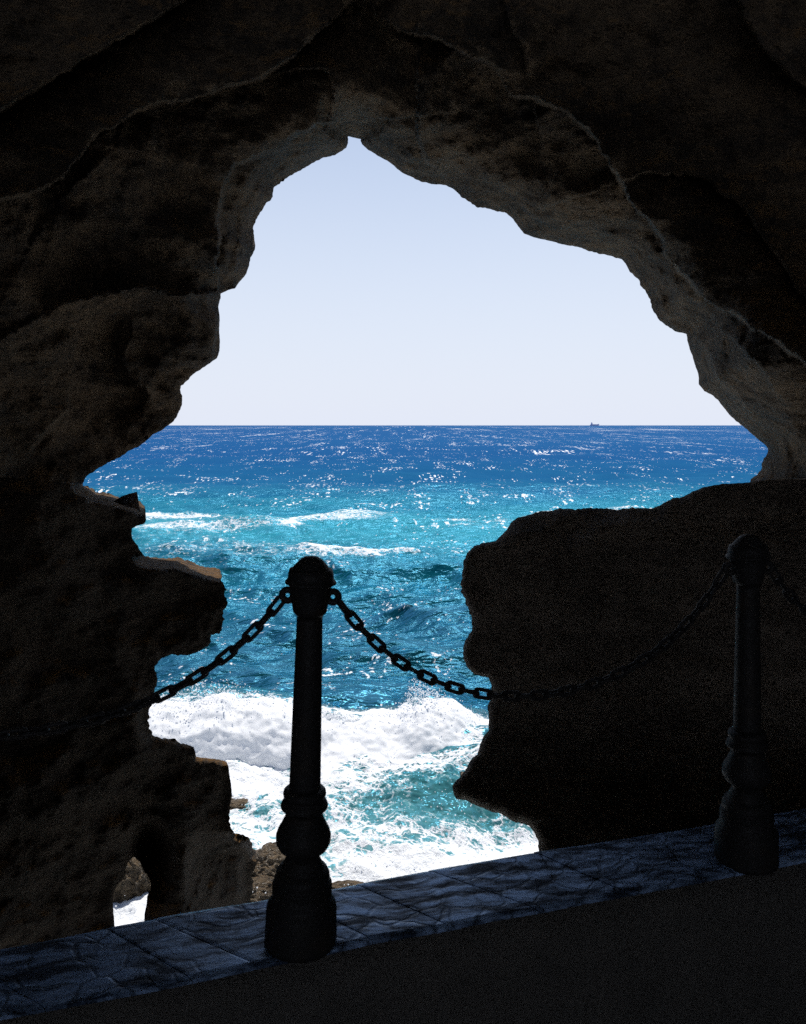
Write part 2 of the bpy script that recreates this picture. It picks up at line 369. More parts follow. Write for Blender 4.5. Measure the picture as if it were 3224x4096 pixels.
# left crag: ledges, overhang, pillar and the little sea hole at its foot
lip_left = rough_line(left_low, 4, 6.5, 11.0)
hole = rough_line(cave_hole, 7, 3.0, 12.0, closed=True)
TOPS = [conv([(472,1042),(490,1058),(520,1070),(550,1095),(640,1107),(700,1125),(795,1145),(822,1165)], 0, 1200, S3),
        conv([(822,1456),(880,1467),(940,1468),(1010,1463),(1085,1490),(1190,1520),(1245,1535)], 0, 1200, S3),
        conv([(740,412),(850,438),(930,465)], 0, 2600, S5), conv([(958,522),(1050,530),(1105,545)], 0, 2600, S5),
        conv([(1150,898),(1205,915),(1235,950),(1252,985)], 0, 2600, S5)]
TW = [(46, 2.5), (50, 1.1), (16, .1), (14, .1), (36, .3)]
def left_depth(P):
    x, y = P[:, 0], P[:, 1]
    D = 5.5 - np.clip((900 - x) / 1500, 0, 1.6) * 1.4 + np.clip((y - 2000) / 1700, -.3, 1.3) * .15
    dl = np.minimum(dist_polyline(P, lip_left[::3]), dist_polyline(P, np.vstack([hole, hole[:1]])))
    for L, (w, a) in zip(TOPS, TW):
        L = np.array(L); d = dist_polyline(P, L)
        under = (y > np.interp(x, L[:, 0], L[:, 1]) - 6) & (x > L[0, 0] - w) & (x < L[-1, 0] + 20)
        D += np.where(under, a * np.clip(1 - d / w, 0, 1) ** 1.2, 0)
    # the pillar foot right of the hole turns towards the sea
    r = np.clip((x - 740) / 90, 0, 1) * np.clip((y - 3330) / 90, 0, 1)
    D += r * (.25 + .35 * np.clip((x - 830) / 200, 0, 1))
    D += .5 * np.exp(-((x - 600) / 70) ** 2 - ((y - 3420) / 150) ** 2)
    return np.maximum(D, 3.0)
restL = rough_line(np.array([(1000, 3610), (1010, 3800), (1030, 4600), (1000, 6500), (-MARG, 6500), (-MARG, 1880), (-700, 1850), (-100, 1900), (200, 1925)], float), 120, 0, 0)
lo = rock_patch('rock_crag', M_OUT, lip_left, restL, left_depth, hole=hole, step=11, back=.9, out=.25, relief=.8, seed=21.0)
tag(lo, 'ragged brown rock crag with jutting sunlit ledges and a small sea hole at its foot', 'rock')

lip_right = rough_line(right_low, 4, 4.2, 31.0)
def right_depth(P):
    x, y = P[:, 0], P[:, 1]
    dl = dist_polyline(P, lip_right[::3])
    D = 4.7 - np.clip((x - 2000) / 1400, -.2, 1.8) * .75
    D += .06 * np.exp(-dl / 14)
    top = np.clip((2190 - y) / 130, 0, 1) * (x > 1850)
    return np.maximum(D + top * .12, 3.0)
restR = rough_line(np.array([(2160, 3420), (2180, 4200), (2250, 6500), (MARG + 3224, 6500), (MARG + 3224, 1800), (3500, 1900), (3150, 1922)], float), 120, 0, 0)
ro = rock_patch('rock_mass', M_MASS, lip_right, restR, right_depth, step=12, back=1.0, out=.2, relief=.7, seed=41.0)
tag(ro, 'broad black rock mass with flat shelving top behind the dim bollard', 'rock')

# ------------------------------------------------------------------ the chamber behind and around the viewer
REAR_FILL = 0.90                                               # size of an unseen rear opening, added to let in fill light
def chamber():
    nu, ys = 56, [4.3, 3.5, 2.6, 1.6, .6, -.6, -2, -3.5, -5, -6.2, -7.0, -7.5]
    verts, faces = [], []
    for y in ys:
        k = 1.0 if y > -4 else math.sqrt(max(REAR_FILL ** 2, 1 - ((y + 4) / 3.55) ** 2))
        for u in range(nu):
            a = 2 * PI * u / nu
            ca, sa = math.cos(a), math.sin(a)
            v = Vector((3.55 * ca * k, y, .9 + 3.3 * sa * k))
            w = noise.fractal(v * .5, 1, 2, 4) * .35
            verts.append((v.x + ca * w, v.y, v.z + sa * w))
    for j in range(len(ys) - 1):
        for u in range(nu):
            a, b = j * nu + u, j * nu + (u + 1) % nu
            faces.append((a, b, b + nu, a + nu))
    me = bpy.data.meshes.new('cave_chamber'); me.from_pydata(verts, [], faces); me.update()
    o = link_mesh('cave_chamber', me, M_CHAMBER); tag(o, kind='structure')
chamber()

# ------------------------------------------------------------------ paved ledge and floor
far_px = [(-1300,2260),(-600,2110),(-250,2060),(0,2008),(120,1986),(251,1958),(308,1947),(360,1936),(470,1917),(560,1903),(640,1891),(700,1882),(790,1863),(906,1842),(1020,1823),(1142,1801),(1240,1787),(1330,1773),(1430,1757),(1520,1742),(1640,1722),(1800,1694),(2300,1600),(2900,1500)]
near_px = [(-1300,2400),(-600,2260),(-250,2205),(0,2150),(150,2122),(300,2095),(408,2073),(480,2058),(560,2040),(640,2024),(700,2011),(800,1988),(954,1962),(1050,1941),(1143,1926),(1240,1906),(1330,1890),(1440,1870),(1545,1850),(1640,1832),(1800,1800),(2300,1698),(2900,1590)]
def resample(px, n):
    p = np.array(px, float) / SD; w = on_plane(p[:, 0], p[:, 1], 0.0)
    w[:, 2] = 0
    s = np.concatenate([[0], np.cumsum(np.hypot(*np.diff(w[:, :2], axis=0).T))])
    return w, s
FARW, FS = resample(far_px, 0); NEARW, NS_ = resample(near_px, 0)
def along(W, s, q): return np.array([np.interp(q, s, W[:, 0]), np.interp(q, s, W[:, 1])])
def s_of(W, s, x): return np.interp(x, W[:, 0], s)
joints = [((213,1981),(408,2073)), ((321,1946),(547,2042)), ((600,1896),(790,1990)), ((753,1872),(954,1962)), ((906,1842),(1143,1926)), ((1130,1803),(1330,1890)), ((1340,1771),(1500,1858))]
def jx(p, W):                       # x where a joint end lies
    q = np.array(p, float) / SD; return on_plane(q[0], q[1], 0.0)[0]
js = [(s_of(FARW, FS, jx(a, FARW)), s_of(NEARW, NS_, jx(b, NEARW))) for a, b in joints]
step_f = .36
pre = [(js[0][0] - step_f * k * 1.1, js[0][1] - step_f * k) for k in range(6, 0, -1)]
post = [(js[-1][0] + step_f * k, js[-1][1] + step_f * k * 1.05) for k in range(1, 8)]
js = pre + js + post
def ledge():
    bm = bmesh.new(); gap = .0018
    for (fa, na), (fb, nb) in zip(js[:-1], js[1:]):
        nu, nv = 24, 18
        tilt = random.uniform(-.0015, .0015)
        grid = []
        for u in range(nu + 1):
            tu = u / nu
            f = along(FARW, FS, fa + gap + (fb - fa - 2 * gap) * tu); n_ = along(NEARW, NS_, na + gap + (nb - na - 2 * gap) * tu)
            row = []
            for v in range(nv + 1):
                q = f + (n_ - f) * (v / nv)
                z = noise.noise(Vector((q[0] * 3, q[1] * 3, 1))) * .003 + tilt * (tu - .5) * 2
                if u in (0, nu): z -= .0008
                if v == nv: z -= .006
                if v == 0: z -= .006
                row.append(bm.verts.new((q[0], q[1], z)))
            grid.append(row)
        for u in range(nu):
            for v in range(nv):
                bm.faces.new((grid[u][v], grid[u][v + 1], grid[u + 1][v + 1], grid[u + 1][v]))
        ring = [r[0] for r in grid] + grid[-1][1:] + [r[nv] for r in grid[::-1]][1:] + grid[0][::-1][1:-1]
        low = [bm.verts.new((v.co.x, v.co.y, -.016)) for v in ring]
        for i in range(len(ring)):
            j = (i + 1) % len(ring); bm.faces.new((ring[i], ring[j], low[j], low[i]))
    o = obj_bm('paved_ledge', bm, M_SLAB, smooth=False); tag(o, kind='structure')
    # rubble core under the slabs: a wall down to the floor inside and to the sea outside
    bm = bmesh.new(); A = []
    q0, q1 = js[0], js[-1]; n = 90
    for i in range(n + 1):
        t = i / n
        f = along(FARW, FS, q0[0] + (q1[0] - q0[0]) * t); n_ = along(NEARW, NS_, q0[1] + (q1[1] - q0[1]) * t)
        d = (n_ - f) / np.hypot(*(n_ - f)); f2 = f + d * .03; m2 = n_ - d * .006
        w = lambda z: noise.fractal(Vector((f2[0] * 2, f2[1] * 2, z * 2)), 1, 2, 4) * .06
        A.append([bm.verts.new((f2[0] + 0, f2[1] + w(-5) + .25, SEA - 1)), bm.verts.new((f2[0], f2[1] + w(-2) + .1, -2)), bm.verts.new((f2[0], f2[1] - .05, -.6)), bm.verts.new((*f2, -.012)),
                  bm.verts.new((*m2, -.012)), bm.verts.new((m2[0], m2[1], -.2)), bm.verts.new((m2[0], m2[1] - .01, -.8))])
    for a, b in zip(A[:-1], A[1:]):
        for k in range(6): bm.faces.new((a[k], b[k], b[k + 1], a[k + 1]))
    o = obj_bm('ledge_wall', bm, M_FLOOR); tag(o, kind='structure')
ledge()
def cave_floor():
    bm = bmesh.new(); n = 60
    vs = {}
    for i in range(n + 1):
        for j in range(n + 1):
            x = -3.9 + 7.8 * i / n; lim = float(np.interp(x, NEARW[:, 0], NEARW[:, 1])) - .03
            y = -7 + (lim + 7) * j / n
            vs[i, j] = bm.verts.new((x, y, -.68 + noise.fractal(Vector((x, y, 0)) * 1.2, 1, 2, 4) * .03))
    for i in range(n):
        for j in range(n): bm.faces.new((vs[i, j], vs[i + 1, j], vs[i + 1, j + 1], vs[i, j + 1]))
    o = obj_bm('cave_floor', bm, M_FLOOR); tag(o, kind='structure')
cave_floor()

# ------------------------------------------------------------------ bollards
D1 = 2.15
PROF = [(2237,0),(2241,27),(2252,45),(2265,57),(2277,68),(2289,76),(2289.5,86),(2310,91),(2328,92),(2336,99),(2342,103),(2347,102),(2352,92),(2358,84),(2366,80),(2390,78),(2432,72),(2453,68.5),(2463,66),(2470,58),(2478,51.5),(2500,51.8),(2680,55),(2830,57.5),(3000,60),(3150,62.3),(3163,64),(3167,76),(3175,84),(3186,86),(3197,83),(3204,76),(3209,78),(3220,90),(3233,95),(3240,93),(3243,80),(3258,73),(3270,74),(3287,80),(3311,92),(3330,103),(3350,109.5),(3375,109),(3398,98),(3415,80),(3424,66),(3436,64),(3443,67),(3463,78),(3478,84),(3484,86),(3487,98),(3505,108),(3525,110),(3535,104),(3538,112),(3545,119),(3600,119),(3612,122),(3625,136),(3640,140),(3756,143),(3772,143)]
def z_of(py): return CAMZ - slope(py) * D1
def prof3d():
    out = []
    for py, hw in PROF:
        dep = D1 * cp + (CAMZ - z_of(py)) * sp_
        out.append((z_of(py), hw / F * dep))
    zb = out[-1][0]
    return [(z - zb, r) for z, r in out]
PR = prof3d(); H1 = PR[0][0]
def cut(z0, z1):
    return [(z, r) for z, r in PR if z1 - 1e-6 <= z <= z0 + 1e-6]
def zz(py): return z_of(py) - z_of(PROF[-1][0])
def lathe(sections, seg=48, sides=None):
    bm = bmesh.new(); rings = []
    for z, r in sections:
        if r < 1e-6: rings.append([bm.verts.new((0, 0, z))]); continue
        rings.append([bm.verts.new((r * math.cos(2 * PI * k / seg), r * math.sin(2 * PI * k / seg), z)) for k in range(seg)])
    for a, b in zip(rings[:-1], rings[1:]):
        for k in range(seg):
            j = (k + 1) % seg
            if len(a) == 1: bm.faces.new((a[0], b[k], b[j]))
            elif len(b) == 1: bm.faces.new((a[k], b[0], a[j]))
            else: bm.faces.new((a[k], b[k], b[j], a[j]))
    for R in (rings[0], rings[-1]):
        if len(R) > 1: bm.faces.new(R)
    return bm
def torus_bm(R, r, seg=28, tube=10, stretch=0.0):
    """a ring, or with stretch a chain link, in the local xz plane, long along x"""
    bm = bmesh.new(); path = []
    for k in range(seg):
        a = 2 * PI * k / seg; x, z = R * math.cos(a), R * math.sin(a)
        path.append(((x + (stretch if x > 0 else -stretch)), z, math.cos(a), math.sin(a)))
    rows = []
    for x, z, nx, nz in path:
        rows.append([bm.verts.new((x + nx * r * math.cos(b), r * math.sin(b), z + nz * r * math.cos(b))) for b in [2 * PI * j / tube for j in range(tube)]])
    for i in range(seg):
        A, B = rows[i], rows[(i + 1) % seg]
        for j in range(tube):
            k = (j + 1) % tube; bm.faces.new((A[j], A[k], B[k], B[j]))
    return bm
def subdiv_prof(sec, maxd=.01):
    out = [sec[0]]
    for (z0, r0), (z1, r1) in zip(sec[:-1], sec[1:]):
        n = max(1, int(math.hypot(z1 - z0, r1 - r0) / maxd)); 
        for k in range(1, n + 1): out.append((z0 + (z1 - z0) * k / n, r0 + (r1 - r0) * k / n))
    return out
LUGZ = zz(2395)
def make_bollard():
    root = empty('bollard', (0, 0, 0))
    obj_bm('dome_cap', lathe(cut(zz(2237), zz(2352))), M_IRON, root)
    obj_bm('chain_collar', lathe(cut(zz(2352), zz(2478))), M_IRON, root)
    obj_bm('shaft', lathe(cut(zz(2478), zz(3163))), M_IRON, root)
    obj_bm('ring_moulding', lathe(cut(zz(3163), zz(3258))), M_IRON, root)
    obj_bm('bulb', lathe(cut(zz(3258), zz(3436))), M_IRON, root)
    obj_bm('base', lathe(cut(zz(3436), zz(3545)) + [(zz(3545), .0825)], 48), M_IRON, root)
    bm = lathe([(z, r) for z, r in cut(zz(3545), -1)], 40)
    bmesh.ops.rotate(bm, verts=bm.verts, cent=(0, 0, 0), matrix=__import__('mathutils').Matrix.Rotation(PI / 8, 3, 'Z'))
    obj_bm('plinth', bm, M_IRON, root)
    for s in (-1, 1):
        o = obj_bm('lug', torus_bm(.0150, .0095), M_IRON, root)
        o.location = (s * .0615, 0, LUGZ - .002)
    return root
def place(px, py_base, d, tilt, rz, label, src=None):
    p = on_plane(np.float64(px), np.float64(py_base), 0.0); k = d / p[1]
    root = src
    root.location = (p[0] * k, d, -.002); root.rotation_euler = (0, tilt, rz)
    return root
def copy_tree(o, parent=None):
    c = o.copy(); COL.objects.link(c)
    if parent: c.parent = parent
    for ch in [x for x in ALL if x.parent == o]: copy_tree(ch, c)
    return c
b1 = make_bollard(); ALL = list(COL.objects)
tag(b1, 'black cast iron bollard with domed cap silhouetted against the sea in mid opening', 'bollard', 'iron bollards along the ledge')
b1.location = ((637 / SD - CX) / F * (D1 * cp + CAMZ * sp_), D1, -.002); b1.rotation_euler = (0, math.radians(2.3), 0)
b2 = copy_tree(b1); tag(b2, 'dim iron bollard nearly lost against the black rock at right, thin glint on its cap', 'bollard', 'iron bollards along the ledge')
D2 = 2.58
b2.location = ((2984 - CX) / F * (D2 * cp + CAMZ * sp_), D2, -.002); b2.rotation_euler = (0, math.radians(-2.2), 0)
def world_pt(b, v):
    from mathutils import Euler
    return Euler(b.rotation_euler).to_matrix() @ Vector(v) + Vector(b.location)

# ------------------------------------------------------------------ chains
LINK_R, LINK_W, PITCH_L = .0115, .0060, .0468
def link_mesh_once():
    bm = torus_bm(LINK_R, LINK_W, 24, 10, stretch=PITCH_L / 2 + LINK_W - LINK_R)
    bmesh.ops.recalc_face_normals(bm, faces=bm.faces)
    me = bpy.data.meshes.new('chain_link'); bm.to_mesh(me); bm.free()
    me.materials.append(M_IRON); me.polygons.foreach_set('use_smooth', [True] * len(me.polygons))
    return me
LM = link_mesh_once()
def catenary(p, q, sag, n=400):
    P, Q = np.array(p), np.array(q); t = np.linspace(0, 1, n)[:, None]
    pts = P + (Q - P) * t; k = 2.2
    c = (np.cosh(k * (2 * t - 1)) - 1) / (math.cosh(k) - 1)
    pts[:, 2:3] += sag * (c - 1)
    return pts
def make_chain(p, q, sag, label, roll0):
    pts = catenary(p, q, sag)
    s = np.concatenate([[0], np.cumsum(np.linalg.norm(np.diff(pts, axis=0), axis=1))])
    n = int(round(s[-1] / PITCH_L)); root = empty('chain', tuple(pts[len(pts) // 2]))
    tag(root, label, 'chain', 'chains between the bollards')
    for i in range(n):
        a = np.array([np.interp(s[-1] * i / n, s, pts[:, k]) for k in range(3)]); b = np.array([np.interp(s[-1] * (i + 1) / n, s, pts[:, k]) for k in range(3)])
        d = Vector(b - a).normalized()
        side = d.cross(Vector((0, 0, 1))).normalized(); up = side.cross(d)
        ang = roll0 + (PI / 2 if i % 2 else 0) + random.uniform(-.16, .16)
        zax = up * math.cos(ang) + side * math.sin(ang); yax = zax.cross(d)
        o = bpy.data.objects.new('chain_link', LM); COL.objects.link(o); o.parent = root
        from mathutils import Matrix
        M = Matrix((d, yax, zax)).transposed().to_4x4()
        M.translation = Vector((a + b) / 2) - Vector(root.location)
        o.matrix_local = M
    return root
L1, R1 = world_pt(b1, (-.078, 0, LUGZ - .014)), world_pt(b1, (.078, 0, LUGZ - .014))
L2, R2 = world_pt(b2, (-.078, 0, LUGZ - .014)), world_pt(b2, (.078, 0, LUGZ - .014))
make_chain(L2, R1, .335, 'black iron chain sagging from the silhouetted bollard across to the dim bollard', .12)
b3 = (-1.62, 1.74, L1.z + .0)
make_chain(b3, L1, .30, 'black iron chain sagging leftwards from the silhouetted bollard in front of the ledged crag', .15)
make_chain(R2, (R2.x + 1.15, R2.y + .35, R2.z), .28, 'barely visible chain leaving the dim bollard towards the right edge', .4)

# ------------------------------------------------------------------ sea
FH = (CAMZ - SEA) * 803.5
def waves(x, y, dy):
    """sum of wind waves running ashore; short ones only where the grid can carry them"""
    r = np.random.default_rng(3); h = np.zeros_like(x); gx = np.zeros_like(x); gy = np.zeros_like(x)
    lam = np.geomspace(.7, 34, 46)
    for L in lam:
        th = r.normal(0, .42); k = 2 * PI / L; kx, ky = k * math.sin(th + .12), -k * math.cos(th + .12)
        a = .0155 * L ** .86 * r.uniform(.6, 1.3)
        a = a * np.clip((L / (dy + 1e-6) - 2.2) / 2.5, 0, 1)
        if L > 8: a = a * .36
        if 1.4 < L < 6.5: a = a * 1.1
        ph = kx * x + ky * y + r.uniform(0, 6.28)
        ph = ph + .5 * np.sin(kx * .13 * x - ky * .11 * y + L)
        c, s = np.cos(ph), np.sin(ph)
        h += a * (c + .25 * np.cos(2 * ph)); gx -= a * .75 * s * kx / k; gy -= a * .75 * s * ky / k
    return h, gx, gy
def np_noise(x, y, seed):
    """cheap value noise on arrays"""
    xi, yi = np.floor(x).astype(np.int64), np.floor(y).astype(np.int64); fx, fy = x - xi, y - yi
    fx = fx * fx * (3 - 2 * fx); fy = fy * fy * (3 - 2 * fy)
    def hsh(a, b):
        n = (a * 374761393 + b * 668265263 + seed * 982451653) & 0xffffffff
        n = ((n ^ (n >> 13)) * 1274126177) & 0xffffffff
        return ((n ^ (n >> 16)) & 0xffff) / 65535.0
    return (hsh(xi, yi) * (1 - fx) + hsh(xi + 1, yi) * fx) * (1 - fy) + (hsh(xi, yi + 1) * (1 - fx) + hsh(xi + 1, yi + 1) * fx) * fy
def np_fbm(x, y, seed, o=4):
    s = 0; a = .5; t = 0
    for k in range(o):
        s = s + a * np_noise(x * 2 ** k, y * 2 ** k, seed + k); t += a; a *= .55
    return s / t
def sm(v, a, b):
    t = np.clip((v - a) / (b - a), 0, 1); return t * t * (3 - 2 * t)
CRX = np.array([-14, -7, -5.2, -4.4, -3.6, -2.8, -2.2, -1.6, -.8, -.1, .3, .9, 1.5, 2.4, 4, 9])
CRH = np.array([.5, .75, .95, 1.12, 1.08, .95, .86, .74, .62, .60, .98, .74, .45, .35, .4, .3])
def crest_y(x): return 15.7 + .25 * np.sin(x * .55 + 1) + .12 * np.sin(x * 1.7)
def sea():
    p = np.concatenate([[.12, .2, .3, .42, .55], np.arange(.7, 420, .62), np.arange(420, 1750, 2.2)])
    ys = FH / p; ts = np.linspace(-.95, .95, 1300)
    dy1 = np.abs(np.gradient(ys))
    X = ys[:, None] * ts[None, :]; Y = np.repeat(ys[:, None], len(ts), 1); DY = np.repeat(np.maximum(dy1, ys * .0015)[:, None], len(ts), 1)
    far = Y > 900
    amp = np.clip(sm(Y, 3, 11) * .6 + sm(Y, 16, 24) * .5, 0, 1.1) * (1 - .30 * sm(Y, 28, 45))
    h, gx, gy = waves(np.where(far, 0, X), np.where(far, 900, Y), DY)
    h = np.where(far, 0, h * amp); gx = np.where(far, 0, gx * amp); gy = np.where(far, 0, gy * amp)
    # the breaking wave, the set behind it and churned water ashore
    cy = crest_y(X); Hc = np.interp(X, CRX, CRH) * .88
    dcy = Y - cy
    h = h + Hc * np.where(dcy > 0, np.exp(-(dcy / 1.7) ** 2), np.exp(-(dcy / .55) ** 2))
    wob = (np_fbm(X * .22, Y * .3, 5) - .5) * 5
    h = h + .35 * np.exp(-((Y - 25.0 + wob - X * .12) / 2.0) ** 2) + .45 * np.exp(-((Y - 36 + wob + X * .1) / 3) ** 2) + .6 * np.exp(-((Y - 52 + wob - .1 * X) / 4) ** 2)
    surf = sm(Y, 16.2, 14.2)
    h = h + surf * ((np_fbm(X * .9, Y * 1.2, 11, 5) - .5) * .55 + (np_fbm(X * 3.2, Y * 4.2, 17, 4) - .5) * .14)
    # foam density
    fo = np.zeros_like(X)
    surfd = .63 + .30 * (np_fbm(X * .45, Y * .6, 23) - .5) * 2.2
    surfd += .22 * np.exp(-((Y - 11.2 + .2 * np.sin(X)) / .9) ** 2) + .35 * np.exp(-((Y - 9.2) / 1.0) ** 2)
    surfd -= .26 * np.exp(-((X - 1.4) / 1.1) ** 2 - ((Y - 13.4) / 1.0) ** 2)
    surfd -= .16 * np.exp(-((X - .4) / .9) ** 2 - ((Y - 12.6) / .7) ** 2) 
    surfd -= .2 * np.exp(-((X + 1.9) / 1.6) ** 2 - ((Y - 12.9) / .35) ** 2)
    surfd -= .20 * sm(Y, 10.0, 10.6) * sm(Y, 12.6, 11.8) * sm(np_fbm(X * .7, Y * 1.5, 61), .38, .6)
    surfd += .3 * np.exp(-((X + 2.6) / 1.6) ** 2 - ((Y - 14.0) / .5) ** 2)
    fo += sm(Y, 15.5, 14.6) * surfd
    fo += np.where(dcy > -.9, np.exp(-np.maximum(dcy, 0) / .55), 0) * sm(Y, 13.8, 14.8) * .62 * np.interp(X, [-14, 1.2, 2.2, 9], [1, 1, .45, .4])
    # thin foam streaks and the far white line in the bright shallows
    band = np.exp(-((Y - 44) / 13) ** 2)
    fo += band * (.21 + .22 * (np_fbm(X * .12, Y * .16, 31) - .45) * 2)
    line = Y - 56 + wob * .4 - .10 * (X + 15)
    fo += np.exp(-(line / np.where(line > 0, 1.0, 3.2)) ** 2) * sm(X, -9, -13.5) * .62
    fo += np.exp(-((Y - 49 + wob * .3) / 1.2) ** 2) * sm(X, -3, -9) * .3
    fo += np.exp(-((Y - 37 + wob * .5) / 1.6) ** 2) * .16 * sm(np_fbm(X * .2, Y * .1, 41), .5, .62)
    # whitecaps on steep crests
    cap = sm(np_fbm(X * .08 , Y * .03, 51), .5, .66)
    crest = sm(h / (amp + .05), .42, .70)
    fo += np.where(Y > 17.5, crest * cap * .42 * sm(Y, 17, 30) * sm(Y, 82, 58), 0)
    V = np.stack([X + gx, Y + gy, SEA + h], -1).reshape(-1, 3)
    nr, nc = X.shape
    idx = np.arange(nr * nc).reshape(nr, nc)
    Q = np.stack([idx[:-1, :-1], idx[:-1, 1:], idx[1:, 1:], idx[1:, :-1]], -1).reshape(-1, 4)
    me = bpy.data.meshes.new('sea')
    me.vertices.add(len(V)); me.vertices.foreach_set('co', V.astype(np.float32).ravel())
    me.loops.add(Q.size); me.loops.foreach_set('vertex_index', Q.astype(np.int32).ravel())
    me.polygons.add(len(Q)); me.polygons.foreach_set('loop_start', np.arange(0, Q.size, 4, dtype=np.int32))
    me.update(calc_edges=True)
    a = me.attributes.new('foam', 'FLOAT', 'POINT'); a.data.foreach_set('value', fo.astype(np.float32).ravel())
    return me

def sea_material():
    m, t = material('sea_water')
    P = t.n('ShaderNodeNewGeometry').outputs['Position']
    sep = t.n('ShaderNodeSeparateXYZ', {0: P}); y = sep.outputs[1]; x = sep.outputs[0]
    foam = t.n('ShaderNodeAttribute', attribute_name='foam').outputs['Fac']
    def sc(sx, sy): return t.n('ShaderNodeMapping', {'Vector': P, 'Scale': (sx, sy, 1)}).outputs[0]
    def nz(v, s=1, d=4, r=.6, dist=0.0): return t.n('ShaderNodeTexNoise', {'Vector': v, 'Scale': s, 'Detail': d, 'Roughness': r, 'Distortion': dist}).outputs['Fac']
    # water colour: sand-bright shallows, then the deep
    patch = nz(sc(.05, .07), 1, 3)
    yv = t.math('MULTIPLY', y, t.math('ADD', .75, t.math('MULTIPLY', patch, .5)))
    ly = t.math('DIVIDE', t.math('LOGARITHM', yv, 10), 4.0)
    col = t.ramp(ly, [(.24, (.14, .36, .40)), (.285, (.035, .15, .165)), (.315, (.003, .040, .052)), (.345, (.003, .052, .074)), (.385, (.003, .090, .120)),
                      (.42, (.024, .245, .285)), (.455, (.006, .130, .200)), (.49, (.004, .075, .185)), (.56, (.004, .052, .18)), (.70, (.006, .046, .18)), (1.0, (.02, .06, .19))])
    # foam lace
    w = t.n('ShaderNodeTexNoise', {'Vector': P, 'Scale': 1.1, 'Detail': 5, 'Roughness': .6}).outputs['Color']
    wv = t.n('ShaderNodeVectorMath', {0: w, 1: (-.5, -.5, -.5)}, operation='ADD').outputs[0]
    wv = t.n('ShaderNodeVectorMath', {0: wv, 'Scale': 1.5}, operation='SCALE').outputs[0]
    pw = t.n('ShaderNodeVectorMath', {0: sc(1, 1.5), 1: wv}, operation='ADD').outputs[0]
    def edge(s): return t.n('ShaderNodeTexVoronoi', {'Vector': pw, 'Scale': s}, feature='DISTANCE_TO_EDGE').outputs['Distance']
    lace = t.math('ADD', t.math('MULTIPLY', t.sstep(edge(2.1), .26, 0), .5), t.math('MULTIPLY', t.sstep(edge(6.0), .26, 0), .5))
    nn = nz(pw, 2.2, 9, .68)
    pat = t.math('ADD', t.math('MULTIPLY', lace, .38), t.math('MULTIPLY', nn, .75))
    fv = t.math('ADD', pat, t.math('SUBTRACT', foam, .5))
    mask = t.sstep(fv, .50, .66)
    thin = t.math('MULTIPLY', t.sstep(fv, .34, .66), .45)
    # scattered white flecks, foam and painted sun glints, longer the farther out
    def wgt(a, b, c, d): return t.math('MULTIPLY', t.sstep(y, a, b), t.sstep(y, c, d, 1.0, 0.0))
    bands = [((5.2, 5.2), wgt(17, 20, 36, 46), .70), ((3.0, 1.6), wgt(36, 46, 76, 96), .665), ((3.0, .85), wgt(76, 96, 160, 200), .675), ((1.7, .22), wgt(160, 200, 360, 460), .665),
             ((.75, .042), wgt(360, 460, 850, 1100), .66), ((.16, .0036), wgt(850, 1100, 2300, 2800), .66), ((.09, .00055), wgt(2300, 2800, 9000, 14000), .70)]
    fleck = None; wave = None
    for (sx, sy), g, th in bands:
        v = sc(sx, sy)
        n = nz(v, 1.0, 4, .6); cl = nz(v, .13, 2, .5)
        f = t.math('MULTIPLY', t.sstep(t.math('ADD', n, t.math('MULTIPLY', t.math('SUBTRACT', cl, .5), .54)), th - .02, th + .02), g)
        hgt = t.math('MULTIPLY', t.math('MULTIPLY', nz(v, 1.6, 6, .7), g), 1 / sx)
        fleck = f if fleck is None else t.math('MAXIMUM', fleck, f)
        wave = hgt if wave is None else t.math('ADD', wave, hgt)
    near = t.math('ADD', t.math('MULTIPLY', nz(sc(1.1, 2.7), 1, 3, .52, .4), .30), t.math('MULTIPLY', nz(sc(4.2, 9), 1, 2.5, .5, .5), .034))
    near = t.math('MULTIPLY', near, t.sstep(y, 60, 110, 1.0, .0))
    h = t.math('ADD', near, t.math('MULTIPLY', wave, .16))
    bmp = t.n('ShaderNodeBump', {'Height': h, 'Strength': .85, 'Distance': 1.0}).outputs[0]
    col = t.mix(thin, col, (.30, .56, .60, 1))
    body = t.n('ShaderNodeBsdfDiffuse', {'Color': col, 'Roughness': 0.0, 'Normal': t.n('ShaderNodeBump', {'Height': h, 'Strength': .35, 'Distance': 1.0}).outputs[0]})
    gl = t.n('ShaderNodeBsdfGlossy', {'Color': (.16, .62, .92, 1), 'Roughness': t.sstep(y, 20, 400, .15, .26), 'Normal': bmp})
    glint = t.n('ShaderNodeBsdfGlossy', {'Color': (1, .98, .95, 1), 'Roughness': .07, 'Normal': bmp})
    gl = t.n('ShaderNodeMixShader', {0: .07, 1: gl.outputs[0], 2: glint.outputs[0]})
    fr = t.n('ShaderNodeFresnel', {'IOR': 1.33, 'Normal': bmp}).outputs[0]
    # a rough sea hides its own grazing facets, so distant water mirrors far less than a flat sheet would
    fr = t.math('MULTIPLY', fr, t.math('MULTIPLY', t.sstep(y, 14, 18, .35, 1.0), t.sstep(y, 22, 120, .40, .11)))
    water = t.n('ShaderNodeMixShader', {0: fr, 1: body.outputs[0], 2: gl.outputs[0]})
    fb = t.n('ShaderNodeBump', {'Height': t.math('ADD', nz(P, 5, 7, .7), t.math('MULTIPLY', mask, .25)), 'Strength': .8, 'Distance': .12}).outputs[0]
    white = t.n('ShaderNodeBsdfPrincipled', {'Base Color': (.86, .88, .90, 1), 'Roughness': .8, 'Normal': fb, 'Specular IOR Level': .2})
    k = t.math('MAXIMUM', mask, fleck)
    mx = t.n('ShaderNodeMixShader', {0: k, 1: water.outputs[0], 2: white.outputs[0]})
